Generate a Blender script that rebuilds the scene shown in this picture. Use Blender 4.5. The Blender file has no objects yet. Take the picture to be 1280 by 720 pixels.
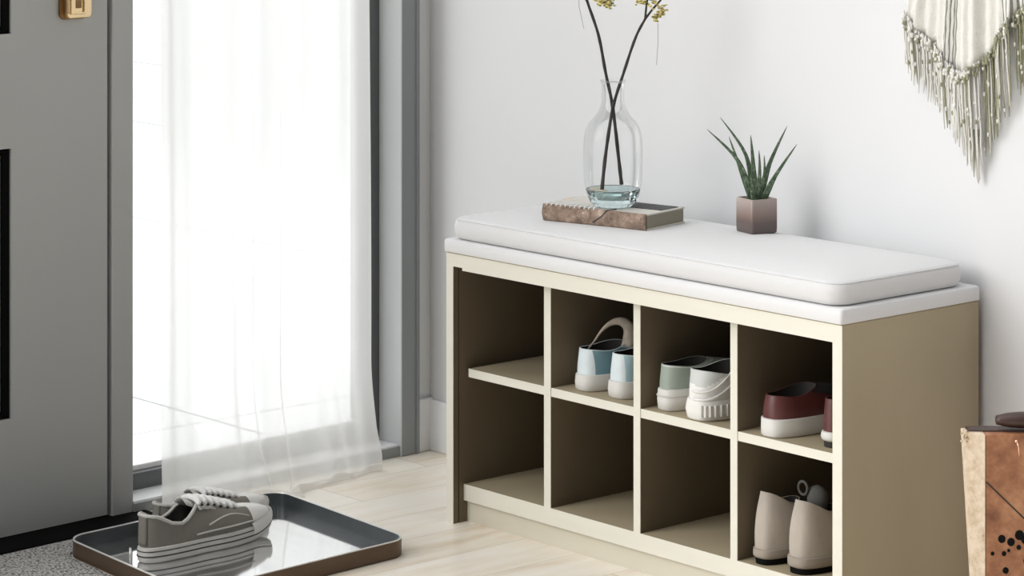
import bpy, bmesh, math, random
from mathutils import Vector, Matrix, noise
random.seed(7)
PI=math.pi
COL=bpy.context.scene.collection
def R(d): return math.radians(d)
def sm(a,b,x):
    t=min(1,max(0,(x-a)/(b-a))); return t*t*(3-2*t)
# ------------------------------------------------------------------ materials
def nmat(name):
    m=bpy.data.materials.new(name); m.use_nodes=True
    nt=m.node_tree; b=nt.nodes['Principled BSDF']
    return m,nt,b
def coords(nt,scale=(1,1,1)):
    tc=nt.nodes.new('ShaderNodeTexCoord'); mp=nt.nodes.new('ShaderNodeMapping')
    mp.inputs['Scale'].default_value=scale
    nt.links.new(tc.outputs['Object'],mp.inputs['Vector']); return mp.outputs['Vector']
def ramp(nt,fac,stops):
    r=nt.nodes.new('ShaderNodeValToRGB'); e=r.color_ramp.elements
    while len(e)<len(stops): e.new(.5)
    for i,(p,c) in enumerate(stops): e[i].position=p; e[i].color=(*c,1)
    nt.links.new(fac,r.inputs['Fac']); return r.outputs['Color']
def noise_n(nt,vec,scale,detail=4,rough=.5):
    n=nt.nodes.new('ShaderNodeTexNoise'); n.inputs['Scale'].default_value=scale
    n.inputs['Detail'].default_value=detail; n.inputs['Roughness'].default_value=rough
    nt.links.new(vec,n.inputs['Vector']); return n.outputs['Fac']
def bump(nt,b,h,strength,dist=.001):
    n=nt.nodes.new('ShaderNodeBump'); n.inputs['Strength'].default_value=strength; n.inputs['Distance'].default_value=dist
    nt.links.new(h,n.inputs['Height']); nt.links.new(n.outputs['Normal'],b.inputs['Normal'])
def simple(name,col,rough=.5,metal=0,var=.06,nscale=(30,30,30),bs=.0,bscale=200,spec=.5,sheen=0,coat=0):
    m,nt,b=nmat(name)
    v=coords(nt,nscale); f=noise_n(nt,v,1.0,3)
    lo=tuple(max(0,c*(1-var)) for c in col); hi=tuple(min(1,c*(1+var)) for c in col)
    nt.links.new(ramp(nt,f,[(.3,lo),(.7,hi)]),b.inputs['Base Color'])
    b.inputs['Roughness'].default_value=rough; b.inputs['Metallic'].default_value=metal
    b.inputs['Specular IOR Level'].default_value=spec
    if sheen: b.inputs['Sheen Weight'].default_value=sheen
    if coat: b.inputs['Coat Weight'].default_value=coat; b.inputs['Coat Roughness'].default_value=.1
    if bs:
        v2=coords(nt,(1,1,1)); bump(nt,b,noise_n(nt,v2,bscale,4,.6),bs)
    return m
def weave(name,col,col2,sc=600,bs=.5,rough=.9,stops=(.35,.65)):
    m,nt,b=nmat(name); v=coords(nt,(1,1,1))
    vo=nt.nodes.new('ShaderNodeTexVoronoi'); vo.inputs['Scale'].default_value=sc; nt.links.new(v,vo.inputs['Vector'])
    n=noise_n(nt,v,sc*.3,3)
    mx=nt.nodes.new('ShaderNodeMath'); mx.operation='ADD'
    s=nt.nodes.new('ShaderNodeMath'); s.operation='MULTIPLY'; s.inputs[1].default_value=.6
    nt.links.new(n,s.inputs[0]); nt.links.new(vo.outputs['Distance'],mx.inputs[0]); nt.links.new(s.outputs[0],mx.inputs[1])
    nt.links.new(ramp(nt,mx.outputs[0],[(stops[0],col),(stops[1],col2)]),b.inputs['Base Color'])
    b.inputs['Roughness'].default_value=rough; b.inputs['Specular IOR Level'].default_value=.15
    inv=nt.nodes.new('ShaderNodeMath'); inv.operation='SUBTRACT'; inv.inputs[0].default_value=1; nt.links.new(mx.outputs[0],inv.inputs[1])
    bump(nt,b,inv.outputs[0],bs,.002); return m

M={}
M['wall']=simple('white_wall_paint',(.745,.75,.76),.85,var=.01,nscale=(3,3,3),bs=.04,bscale=300,spec=.2)
M['grey_wall']=simple('side_wall_paint',(.80,.805,.80),.8,var=.01,nscale=(3,3,3),spec=.2)
M['base_white']=simple('baseboard_white',(.86,.865,.87),.45,var=.01,nscale=(3,3,3))
M['door']=simple('door_grey_paint',(.40,.41,.405),.38,var=.02,nscale=(4,4,2),bs=.05,bscale=120)
M['lit_reveal']=simple('reveal_grey_lit',(.56,.58,.585),.4,var=.02,nscale=(4,4,2))  # window reveal painted paler than the casing, its brighter light put into the colour
M['casing']=simple('casing_grey_shaded',(.27,.29,.295),.4,var=.02,nscale=(4,4,2))  # same window grey painted darker, shade of the room-facing side in the colour
M['sash']=simple('sash_dark_paint',(.105,.11,.115),.4,var=.03,nscale=(4,4,2))
M['black']=simple('black_trim_and_shade',(.004,.004,.004),.8,var=.2,spec=.05)
M['sillp']=simple('sill_glare_pale',(.84,.85,.86),.3,var=.02,nscale=(4,4,4))  # sill top near white, outdoor glare put into the colour
M['plinthp']=simple('beige_plinth_shaded',(.66,.62,.51),.55,var=.02,nscale=(6,6,40))  # darker than the front edges, shade of the recess put into the colour
M['cream']=simple('cream_edge_lit',(.75,.725,.63),.5,var=.02,nscale=(6,6,40))  # bench front edges, the front light put into the paler colour
M['khaki']=simple('khaki_board_shaded',(.42,.355,.24),.6,var=.04,nscale=(8,8,3),bs=.05,bscale=150,spec=.3)  # bench boards darker than the front edges, side shade put into the colour
M['khaki_in']=simple('inner_board_shaded_brown',(.17,.135,.09),.7,var=.08,nscale=(8,8,3),spec=.2)  # upright boards darkened, cubbyhole shade put into the colour
M['backp']=simple('back_board_shaded_brown',(.035,.026,.017),.8,var=.12,nscale=(6,6,3),spec=.1)  # nearly black, deep cubbyhole shade put into the colour
M['slab']=weave('white_felt',(.68,.68,.685),(.74,.74,.745),900,.12)
M['cushion']=weave('white_linen',(.63,.63,.635),(.71,.71,.715),1100,.22)
M['piping']=simple('grey_piping',(.66,.66,.66),.9,var=.1)
M['tray']=simple('tray_polished_dark_metal',(.84,.85,.86),.07,metal=.95,var=.10,nscale=(2,14,2))
M['traywall']=simple('tray_blue_grey_inner_wall',(.075,.085,.09),.35,metal=.3,var=.1)
M['trayrim']=simple('tray_dark_bronze',(.11,.072,.047),.38,metal=.55,var=.1,nscale=(10,10,30))
M['trayedge']=simple('tray_bright_edge',(.85,.84,.82),.3,metal=.5,var=.05)
M['canvas']=weave('grey_canvas',(.13,.12,.105),(.23,.215,.19),1200,.3)
def toe_canvas():
    m=weave('grey_canvas_white_toe',(.13,.12,.105),(.23,.215,.19),1200,.3); nt=m.node_tree; b=nt.nodes['Principled BSDF']
    src=b.inputs['Base Color'].links[0].from_socket
    tc=nt.nodes.new('ShaderNodeTexCoord'); sp=nt.nodes.new('ShaderNodeSeparateXYZ'); nt.links.new(tc.outputs['Object'],sp.inputs[0])
    g=nt.nodes.new('ShaderNodeMath'); g.operation='GREATER_THAN'; g.inputs[1].default_value=.233; nt.links.new(sp.outputs['Y'],g.inputs[0])
    mx=nt.nodes.new('ShaderNodeMixRGB'); mx.inputs['Color2'].default_value=(.82,.81,.78,1); nt.links.new(g.outputs[0],mx.inputs['Fac']); nt.links.new(src,mx.inputs['Color1']); nt.links.new(mx.outputs[0],b.inputs['Base Color'])
    return m
M['canvas_toe']=toe_canvas()
M['canvas_hi']=weave('pale_grey_canvas',(.42,.41,.38),(.58,.57,.53),1200,.3)
M['rubber_w']=simple('white_rubber',(.80,.79,.76),.5,var=.04,nscale=(20,20,60))
M['rubber_g']=simple('dirty_white_rubber',(.62,.60,.56),.55,var=.08,nscale=(30,30,60))
M['darkgrey']=simple('dark_grey_suede',(.09,.088,.08),.85,var=.1)
M['darkstripe']=simple('dark_sole_stripe',(.05,.05,.048),.5)
M['lace']=weave('white_lace',(.86,.86,.84),(.94,.94,.93),1500,.4)
M['insole']=simple('dark_lining',(.035,.033,.03),.9)
M['blue_w']=simple('pale_blue_leather',(.70,.78,.81),.5,var=.05)
M['teal']=simple('teal_suede',(.17,.30,.35),.8,var=.06)
M['lteal']=simple('light_teal_suede',(.38,.55,.60),.8,var=.06)
M['beige_l']=simple('beige_lining',(.42,.36,.30),.8,var=.25,nscale=(60,60,60),bs=.3)
M['sage']=simple('sage_leather',(.33,.38,.33),.6,var=.06)
M['palegrey']=simple('pale_grey_leather',(.60,.62,.60),.55,var=.05)
M['maroon']=simple('maroon_leather',(.10,.028,.026),.38,var=.2,nscale=(20,20,20))
M['taupe']=simple('taupe_suede',(.44,.39,.335),.85,var=.16,nscale=(25,25,12),bs=.2,bscale=300)
M['taupe_s']=simple('taupe_rand',(.33,.285,.24),.7,var=.06)
M['offwhite']=simple('offwhite_sole',(.70,.69,.66),.5,var=.03)
M['blacksole']=simple('black_sole',(.006,.006,.006),.8,spec=.1)
M['brass']=simple('brushed_brass',(.86,.66,.40),.22,metal=1,var=.05,nscale=(40,40,10))
M['brassd']=simple('aged_brass',(.22,.13,.06),.35,metal=1,var=.1)
M['bark']=simple('dark_bark',(.028,.024,.022),.7,var=.4,nscale=(200,200,60),bs=.6,bscale=500)
M['blossom']=simple('yellow_blossom',(.78,.63,.26),.7,var=.35,nscale=(160,160,160))
M['blossom_g']=simple('green_bud',(.25,.25,.06),.7,var=.35,nscale=(160,160,160))
M['catkin']=simple('grey_catkin',(.45,.44,.42),.8)
M['soil']=simple('dark_soil',(.02,.016,.012),.95,var=.5,nscale=(300,300,300),bs=1,bscale=500)
M['page']=simple('yellowed_pages',(.27,.245,.19),.9,var=.18,nscale=(3,3,900))
M['cover']=simple('pale_book_cover',(.60,.58,.53),.7,var=.08,nscale=(20,20,20))
M['coverd']=simple('dark_book_label',(.06,.06,.06),.7)
M['mac']=weave('cream_cotton',(.66,.64,.57),(.83,.82,.77),700,.5)
M['macd']=weave('olive_grey_yarn',(.09,.09,.05),(.34,.34,.23),700,.5)
M['macg']=weave('grey_yarn',(.10,.10,.09),(.26,.26,.24),700,.5)
M['leatherd']=simple('dark_leather',(.05,.025,.02),.45,var=.3,nscale=(40,40,40),bs=.3,bscale=200)
M['pin']=simple('pale_copper',(.85,.55,.40),.3,metal=.8)
M['patio']=None
# book spine: worn brown leather with tan patches
m,nt,b=nmat('worn_brown_spine'); v=coords(nt,(1,1,1))
nt.links.new(ramp(nt,noise_n(nt,v,55,6,.7),[(.34,(.14,.095,.07)),(.48,(.25,.18,.135)),(.60,(.36,.26,.20)),(.74,(.60,.50,.42))]),b.inputs['Base Color'])
b.inputs['Roughness'].default_value=.8; bump(nt,b,noise_n(nt,v,120,5),.8,.002); M['spine']=m
# pot: two-tone glaze, dipped (colour by height)
m,nt,b=nmat('dip_glazed_pot'); tc=nt.nodes.new('ShaderNodeTexCoord'); sp=nt.nodes.new('ShaderNodeSeparateXYZ')
nt.links.new(tc.outputs['Object'],sp.inputs[0]); v=coords(nt,(1,1,1)); n=noise_n(nt,v,25,3)
ad=nt.nodes.new('ShaderNodeMath'); ad.operation='MULTIPLY_ADD'; ad.inputs[1].default_value=.012
nt.links.new(n,ad.inputs[0]); nt.links.new(sp.outputs['Z'],ad.inputs[2])
mr=nt.nodes.new('ShaderNodeMapRange'); mr.inputs['From Min'].default_value=.006; mr.inputs['From Max'].default_value=.062
nt.links.new(ad.outputs[0],mr.inputs['Value'])
nt.links.new(ramp(nt,mr.outputs[0],[(0,(.10,.08,.075)),(.35,(.14,.105,.095)),(.55,(.24,.17,.15)),(1,(.38,.31,.28))]),b.inputs['Base Color'])
b.inputs['Roughness'].default_value=.28; M['pot']=m
# aloe leaf
m,nt,b=nmat('aloe_green'); v=coords(nt,(1,1,1))
nt.links.new(ramp(nt,noise_n(nt,v,140,4,.7),[(.35,(.035,.06,.035)),(.55,(.09,.14,.08)),(.72,(.30,.36,.26))]),b.inputs['Base Color'])
b.inputs['Roughness'].default_value=.45; M['aloe']=m
# suitcase leather
m,nt,b=nmat('tan_leather'); v=coords(nt,(1,1,1))
nt.links.new(ramp(nt,noise_n(nt,v,22,7,.65),[(.3,(.17,.065,.03)),(.5,(.33,.14,.065)),(.68,(.50,.25,.13))]),b.inputs['Base Color'])
b.inputs['Roughness'].default_value=.55; bump(nt,b,noise_n(nt,v,150,5),.5,.002); M['tan']=m
m,nt,b=nmat('worn_cream_parchment'); v=coords(nt,(1,1,1))
nt.links.new(ramp(nt,noise_n(nt,v,70,6,.7),[(.26,(.18,.11,.06)),(.36,(.50,.38,.26)),(.6,(.66,.55,.42))]),b.inputs['Base Color'])
b.inputs['Roughness'].default_value=.8; bump(nt,b,noise_n(nt,v,200,5),.5,.002); M['parch']=m
# wood floor : pale long planks
m,nt,b=nmat('pale_wood_planks'); v=coords(nt,(1,1,1))
sp=nt.nodes.new('ShaderNodeSeparateXYZ'); nt.links.new(v,sp.inputs[0])
def mth(op,a,bv=None):
    k=nt.nodes.new('ShaderNodeMath'); k.operation=op
    for i,x in enumerate((a,bv)):
        if x is None: continue
        if isinstance(x,(int,float)): k.inputs[i].default_value=x
        else: nt.links.new(x,k.inputs[i])
    return k.outputs[0]
pit=.136
xs=mth('DIVIDE',mth('ADD',sp.outputs['X'],.361+pit*20),pit)
idx=mth('FLOOR',xs); fr=mth('FRACT',xs)
wn=nt.nodes.new('ShaderNodeTexWhiteNoise'); wn.noise_dimensions='1D'; nt.links.new(idx,wn.inputs['W'])
ys=mth('ADD',mth('DIVIDE',sp.outputs['Y'],1.3),mth('MULTIPLY',wn.outputs['Value'],7)); fy=mth('FRACT',ys)
wn2=nt.nodes.new('ShaderNodeTexWhiteNoise'); wn2.noise_dimensions='2D'
cb=nt.nodes.new('ShaderNodeCombineXYZ'); nt.links.new(idx,cb.inputs[0]); nt.links.new(mth('FLOOR',ys),cb.inputs[1]); nt.links.new(cb.outputs[0],wn2.inputs['Vector'])
gv=nt.nodes.new('ShaderNodeCombineXYZ')
nt.links.new(mth('ADD',mth('MULTIPLY',sp.outputs['X'],14),mth('MULTIPLY',idx,3.7)),gv.inputs[0]); nt.links.new(mth('MULTIPLY',sp.outputs['Y'],2.2),gv.inputs[1])
gr=noise_n(nt,gv.outputs[0],1.6,5,.6)
tone=mth('ADD',gr,mth('MULTIPLY',mth('SUBTRACT',wn2.outputs['Value'],.5),.22))
c=ramp(nt,tone,[(.25,(.74,.62,.47)),(.42,(.87,.79,.67)),(.6,(.93,.875,.79))])
seam=mth('LESS_THAN',fr,.012); seam2=mth('LESS_THAN',fy,.0015)
se=mth('MULTIPLY',mth('MAXIMUM',seam,seam2),.55)
mix=nt.nodes.new('ShaderNodeMixRGB'); mix.inputs['Color2'].default_value=(.35,.27,.19,1)
nt.links.new(se,mix.inputs['Fac']); nt.links.new(c,mix.inputs['Color1']); nt.links.new(mix.outputs[0],b.inputs['Base Color'])
b.inputs['Roughness'].default_value=.32; b.inputs['Specular IOR Level'].default_value=.4
M['floor']=m
PAT_OFF=16.0-.315
# patio tiles
m,nt,b=nmat('white_patio_tiles'); v=coords(nt,(1,1,1))
sp=nt.nodes.new('ShaderNodeSeparateXYZ'); nt.links.new(v,sp.inputs[0])
f1=mth('LESS_THAN',mth('FRACT',mth('DIVIDE',mth('ADD',sp.outputs['Y'],PAT_OFF),1.6)),.006)
f2=mth('LESS_THAN',mth('FRACT',mth('DIVIDE',sp.outputs['X'],1.2)),.006)
mix=nt.nodes.new('ShaderNodeMixRGB'); mix.inputs['Color1'].default_value=(.92,.93,.93,1); mix.inputs['Color2'].default_value=(.25,.26,.27,1)
nt.links.new(mth('MAXIMUM',f1,f2),mix.inputs['Fac']); nt.links.new(mix.outputs[0],b.inputs['Base Color']); b.inputs['Roughness'].default_value=.7
M['patio']=m
# rug
m,nt,b=nmat('grey_woven_wool'); v=coords(nt,(1,1,1))
w1=nt.nodes.new('ShaderNodeTexVoronoi'); w1.inputs['Scale'].default_value=1.0
mp=nt.nodes.new('ShaderNodeMapping'); mp.inputs['Scale'].default_value=(150,330,330); nt.links.new(v,mp.inputs['Vector']); nt.links.new(mp.outputs[0],w1.inputs['Vector'])
nt.links.new(ramp(nt,w1.outputs['Distance'],[(.1,(.66,.65,.62)),(.5,(.44,.43,.41)),(.75,(.13,.125,.12))]),b.inputs['Base Color'])
inv=mth('SUBTRACT',1,w1.outputs['Distance']); bump(nt,b,inv,1,.004); b.inputs['Roughness'].default_value=.95; b.inputs['Specular IOR Level'].default_value=.1
M['rug']=m
# sheer
m=bpy.data.materials.new('sheer_voile'); m.use_nodes=True; nt=m.node_tree
for n in list(nt.nodes): nt.nodes.remove(n)
out=nt.nodes.new('ShaderNodeOutputMaterial'); tr=nt.nodes.new('ShaderNodeBsdfTransparent'); tl=nt.nodes.new('ShaderNodeBsdfTranslucent'); df=nt.nodes.new('ShaderNodeBsdfDiffuse')
tl.inputs['Color'].default_value=(.93,.925,.91,1); df.inputs['Color'].default_value=(.90,.885,.86,1); tr.inputs['Color'].default_value=(.98,.98,.98,1)
a=nt.nodes.new('ShaderNodeMixShader'); a.inputs[0].default_value=.45; nt.links.new(tl.outputs[0],a.inputs[1]); nt.links.new(df.outputs[0],a.inputs[2])
lw=nt.nodes.new('ShaderNodeLayerWeight'); lw.inputs['Blend'].default_value=.35
mrr=nt.nodes.new('ShaderNodeMapRange'); mrr.inputs['To Min'].default_value=.72; mrr.inputs['To Max'].default_value=.98; nt.links.new(lw.outputs['Facing'],mrr.inputs['Value'])
b2=nt.nodes.new('ShaderNodeMixShader'); nt.links.new(mrr.outputs[0],b2.inputs[0]); nt.links.new(tr.outputs[0],b2.inputs[1]); nt.links.new(a.outputs[0],b2.inputs[2])
nt.links.new(b2.outputs[0],out.inputs['Surface']); M['sheer']=m
def glassy(name,col,gl=.9,tint=None):
    m=bpy.data.materials.new(name); m.use_nodes=True; nt=m.node_tree
    for n in list(nt.nodes): nt.nodes.remove(n)
    out=nt.nodes.new('ShaderNodeOutputMaterial'); tr=nt.nodes.new('ShaderNodeBsdfTransparent'); tr.inputs['Color'].default_value=(*col,1)
    g=nt.nodes.new('ShaderNodeBsdfGlossy'); g.inputs['Roughness'].default_value=.02
    fr=nt.nodes.new('ShaderNodeFresnel'); fr.inputs['IOR'].default_value=1.45
    k=nt.nodes.new('ShaderNodeMath'); k.operation='MULTIPLY'; k.inputs[1].default_value=gl; nt.links.new(fr.outputs[0],k.inputs[0])
    mx=nt.nodes.new('ShaderNodeMixShader'); nt.links.new(k.outputs[0],mx.inputs[0]); nt.links.new(tr.outputs[0],mx.inputs[1]); nt.links.new(g.outputs[0],mx.inputs[2])
    nt.links.new(mx.outputs[0],out.inputs['Surface']); return m
M['pane']=glassy('window_glass',(.98,.99,.99),.5)
def realglass(name,col,ior=1.45):
    m,nt,b=nmat(name); v=coords(nt,(1,1,1)); n=noise_n(nt,v,8,1)
    lo=tuple(c*.98 for c in col)
    nt.links.new(ramp(nt,n,[(.3,lo),(.7,col)]),b.inputs['Base Color'])
    b.inputs['Transmission Weight'].default_value=1; b.inputs['Roughness'].default_value=.0; b.inputs['IOR'].default_value=ior; return m
M['vase']=glassy('clear_thin_glass',(.988,.993,.993),.40)
M['vbase']=realglass('thick_teal_glass',(.76,.89,.90),1.4)

# ------------------------------------------------------------------ mesh helpers
def finish(name,verts,faces,mats,parent=None,smooth=False,idx=None,loc=None,rot=None,uvs=None):
    me=bpy.data.meshes.new(name); me.from_pydata([tuple(v) for v in verts],[],faces)
    bm=bmesh.new(); bm.from_mesh(me); bmesh.ops.recalc_face_normals(bm,faces=bm.faces); bm.to_mesh(me); bm.free()
    ms=mats if isinstance(mats,(list,tuple)) else [mats]
    for mm in ms: me.materials.append(mm)
    if idx:
        for p,i in zip(me.polygons,idx): p.material_index=i
    if smooth:
        for p in me.polygons: p.use_smooth=True
    o=bpy.data.objects.new(name,me); COL.objects.link(o)
    if parent: o.parent=parent
    if loc: o.location=loc
    if rot: o.rotation_euler=rot
    return o
class MB:
    def __init__(s): s.v=[]; s.f=[]; s.i=[]
    def box(s,a,b,mi=0):
        n=len(s.v); x0,y0,z0=a; x1,y1,z1=b
        s.v+=[(x0,y0,z0),(x1,y0,z0),(x1,y1,z0),(x0,y1,z0),(x0,y0,z1),(x1,y0,z1),(x1,y1,z1),(x0,y1,z1)]
        s.f+=[tuple(n+k for k in q) for q in ((0,3,2,1),(4,5,6,7),(0,1,5,4),(1,2,6,5),(2,3,7,6),(3,0,4,7))]; s.i+=[mi]*6; return s
    def prism(s,pts,z0,z1,mi=0):
        n=len(s.v); k=len(pts)
        s.v+=[(x,y,z0) for x,y in pts]+[(x,y,z1) for x,y in pts]
        s.f+=[tuple(n+j for j in range(k))[::-1],tuple(n+k+j for j in range(k))]+[(n+j,n+(j+1)%k,n+k+(j+1)%k,n+k+j) for j in range(k)]
        s.i+=[mi]*(k+2); return s
    def hexa(s,p,mi=0):
        n=len(s.v); s.v+=p
        s.f+=[tuple(n+k for k in q) for q in ((0,3,2,1),(4,5,6,7),(0,1,5,4),(1,2,6,5),(2,3,7,6),(3,0,4,7))]; s.i+=[mi]*6; return s
    def tube(s,pts,r,seg=8,mi=0,cap=True):
        pts=[Vector(p) for p in pts]; n0=len(s.v); N=len(pts)
        prev=None
        for i,p in enumerate(pts):
            t=(pts[min(i+1,N-1)]-pts[max(i-1,0)]).normalized()
            if prev is None:
                a=Vector((0,0,1)) if abs(t.z)<.9 else Vector((1,0,0)); u=t.cross(a).normalized()
            else: u=(prev-t*prev.dot(t)).normalized()
            prev=u; w=t.cross(u); rr=r[i] if isinstance(r,(list,tuple)) else r
            for k in range(seg):
                an=2*PI*k/seg; s.v.append(tuple(p+(u*math.cos(an)+w*math.sin(an))*rr))
        for i in range(N-1):
            for k in range(seg):
                a=n0+i*seg+k; b=n0+i*seg+(k+1)%seg; s.f.append((a,b,b+seg,a+seg)); s.i.append(mi)
        if cap:
            s.f.append(tuple(n0+k for k in range(seg))[::-1]); s.f.append(tuple(n0+(N-1)*seg+k for k in range(seg))); s.i+=[mi]*2
        return s
    def loops(s,loops,mi=0,capb=False,capt=False,closed=True):
        n0=len(s.v); k=len(loops[0])
        for L in loops: s.v+=[tuple(p) for p in L]
        for i in range(len(loops)-1):
            for j in range(k if closed else k-1):
                a=n0+i*k+j; b=n0+i*k+(j+1)%k; s.f.append((a,b,b+k,a+k)); s.i.append(mi(i,j) if callable(mi) else mi)
        m0=0 if callable(mi) else mi
        if capb: s.f.append(tuple(n0+j for j in range(k))[::-1]); s.i.append(m0)
        if capt: s.f.append(tuple(n0+(len(loops)-1)*k+j for j in range(k))); s.i.append(m0)
        return s
    def ball(s,c,r,mi=0,sq=(1,1,1),rings=5,seg=8):
        L=[]
        for i in range(1,rings):
            th=PI*i/rings; L.append([(c[0]+r*sq[0]*math.sin(th)*math.cos(2*PI*k/seg),c[1]+r*sq[1]*math.sin(th)*math.sin(2*PI*k/seg),c[2]-r*sq[2]*math.cos(th)) for k in range(seg)])
        return s.loops(L,mi,True,True)
    def build(s,name,mats,parent=None,smooth=False,loc=None,rot=None,bevel=0,seg=2):
        o=finish(name,s.v,s.f,mats,parent,smooth,s.i,loc,rot)
        if bevel:
            m=o.modifiers.new('bevel','BEVEL'); m.width=bevel; m.segments=seg; m.limit_method='ANGLE'; m.angle_limit=R(40)
        return o
def spl(pts,n):
    """catmull-rom through pts"""
    P=[Vector(p) for p in pts]; out=[]; k=len(P)-1
    for i in range(k):
        p0=P[max(i-1,0)];p1=P[i];p2=P[i+1];p3=P[min(i+2,k)]
        for j in range(n):
            t=j/n; out.append(.5*((2*p1)+(p2-p0)*t+(2*p0-5*p1+4*p2-p3)*t*t+(3*p1-p0-3*p2+p3)*t**3))
    out.append(P[-1]); return out
def thing(name,label,cat,loc=(0,0,0),rz=0,group=None):
    o=bpy.data.objects.new(name,None); COL.objects.link(o); o.location=loc; o.rotation_euler=(0,0,rz)
    o.empty_display_size=.05; o['label']=label; o['category']=cat
    if group: o['group']=group
    return o
def tag(o,label,cat,group=None):
    o['label']=label; o['category']=cat
    if group: o['group']=group
    return o
def struct(o,label=None,cat=None):
    o['kind']='structure'
    if label: o['label']=label
    if cat: o['category']=cat
    return o
def rrect(x0,x1,y0,y1,r,n=8):
    P=[]
    for cx,cy,a0 in ((x1-r,y1-r,0),(x0+r,y1-r,90),(x0+r,y0+r,180),(x1-r,y0+r,270)):
        for k in range(n+1):
            a=R(a0+90*k/n); P.append((cx+r*math.cos(a),cy+r*math.sin(a)))
    return P

# ------------------------------------------------------------------ camera (level, vertical shift)
YAW=.85014
cam=bpy.data.cameras.new('camera'); co=bpy.data.objects.new('camera',cam); COL.objects.link(co)
co.location=(3.96537,-3.32095,1.32485); co.rotation_euler=(PI/2,0,YAW)
cam.sensor_width=36; cam.lens=36*3487/1280; cam.shift_y=-600.8/1280; cam.shift_x=0
cam.clip_end=200
bpy.context.scene.camera=co
CR=Vector((math.cos(YAW),math.sin(YAW),0)); CF=Vector((-math.sin(YAW),math.cos(YAW),0))

# ------------------------------------------------------------------ setting
WY=.355; P0=(-.477,WY,0); RW=(0,0,R(3))
def lw(mb,name,mats,parent=None,**k):
    if parent: return mb.build(name,mats,parent,**k)
    return mb.build(name,mats,None,loc=P0,rot=RW,**k)
struct(MB().prism([(-.62,.6),(-.50,-.2),(-.46,-1.3),(-.46,-5.5),(6,-5.5),(6,.6)],-.05,0).build('floor',M['floor']),'pale wood plank floor','floor')
struct(MB().box((-30,-12,-.09),(-.62,40,-.055)).build('terrace_ground',M['patio']),'white tiled terrace outside the window','ground')
struct(MB().box((-.50,WY,0),(6,WY+.12,2.7)).build('wall_back',M['wall']),'plain white wall behind the bench','wall')
WT=.13   # thickness outwards
w=MB()
w.box((-WT,-.0436,0),(0,.12,2.7))            # pier next to the corner
w.box((-WT,-1.72,2.12),(0,-.0436,2.7))       # lintel
w.box((-WT,-1.72,0),(0,-1.52,2.12))          # pier left of the door
struct(lw(w,'wall_left',M['grey_wall']),'white side wall around the door and window','wall')
struct(MB().box((-.47,WY-.011,0),(3.4,WY,.104)).build('baseboard_back',M['base_white'],bevel=.003),'white baseboard along the back wall','baseboard')
struct(lw(MB().box((0,-.0436,0),(.012,.0,.108)),'baseboard_left',M['base_white'],bevel=.003),'short white baseboard in the room corner','baseboard')
# window: casing, reveal, sash, sill, pane
wr=bpy.data.objects.new('window_1',None); COL.objects.link(wr); wr.location=P0; wr.rotation_euler=RW
struct(wr,'tall window with grey casing behind the sheer curtain','window')
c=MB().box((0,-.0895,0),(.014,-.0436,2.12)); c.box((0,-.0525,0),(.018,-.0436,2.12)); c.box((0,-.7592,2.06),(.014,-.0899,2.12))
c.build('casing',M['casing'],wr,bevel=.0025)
MB().box((-.075,-.0905,0),(.0125,-.050,2.11)).build('reveal_lit_face',M['lit_reveal'],wr,bevel=.0015)
s=MB().box((-.105,-.1275,.03),(-.055,-.0899,2.12)); s.box((-.105,-.7592,.03),(-.055,-.745,2.12))
s.box((-.11,-.7592,.022),(-.062,-.0899,.056)); s.box((-.105,-.7592,2.06),(-.055,-.0899,2.12))
SSH=s.build('sash',M['sash'],wr,bevel=.002)
MB().box((-.12,-.7592,.056),(-.08,-.0899,.066)).build('glazing_bead',M['base_white'],SSH,bevel=.001)
MB().box((-.092,-.745,.06),(-.088,-.1275,2.06)).build('pane',M['pane'],wr)
sl=MB().box((-.11,-.7592,0),(.004,-.0899,.024)); sl.build('window_sill',M['sillp'],wr,bevel=.002)
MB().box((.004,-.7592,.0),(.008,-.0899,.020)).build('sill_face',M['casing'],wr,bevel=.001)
struct(lw(MB().box((-.12,-.8071,0),(.004,-.7592,2.12)),'trim_1',M['door'],bevel=.002),'grey post between the door and the window','trim')
# door
dr=bpy.data.objects.new('door_1',None); COL.objects.link(dr); dr.location=P0; dr.rotation_euler=RW
struct(dr,'grey panelled door with a brass lock','door')
D0,D1=-.8162,-1.50; a=-1.0287; bb=-1.29
d=MB(); d.box((-.04,a,.008),(0,D0,2.1)); d.box((-.04,D1,.008),(0,bb,2.1))
for z0,z1 in ((.008,.219),(.708,.9155),(1.93,2.1)): d.box((-.04,bb,z0),(0,a,z1))
d.build('door_leaf',M['door'],dr)
for z0,z1 in ((.219,.708),(.9155,1.93)):
    mo=MB(); e=.0155
    mo.box((-.03,a-e,z0),(-.004,a,z1)); mo.box((-.03,bb,z0),(-.004,bb+e,z1)); mo.box((-.03,bb,z0),(-.004,a,z0+e*.5)); mo.box((-.03,bb,z1-e*.5),(-.004,a,z1))
    mo.build('molding',M['black'],dr,bevel=.003)  # shadow groove round the panel put into the black of the bead
    MB().box((-.03,bb+e,z0+e*.5),(-.008,a-e,z1-e*.5)).build('panel',M['door'],dr,bevel=.006)
MB().box((-.06,D0+.0005,0),(-.045,-.8071,2.1)).build('gap_shade_strip',M['black'],dr)  # added black strip standing in for the shade in the door gap
MB().box((-.04,D1,0),(.078,-.735,.0045)).build('threshold',M['black'],dr)
lk=thing('door_lock','brass lock plate with a keyhole on the grey door','lock',(0,0,0))
lk.parent=None; Mx=Matrix.Translation(P0)@Matrix.Rotation(R(3),4,'Z'); pos=Mx@Vector((0,-.895,.935)); lk.location=pos; lk.rotation_euler=RW
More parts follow.
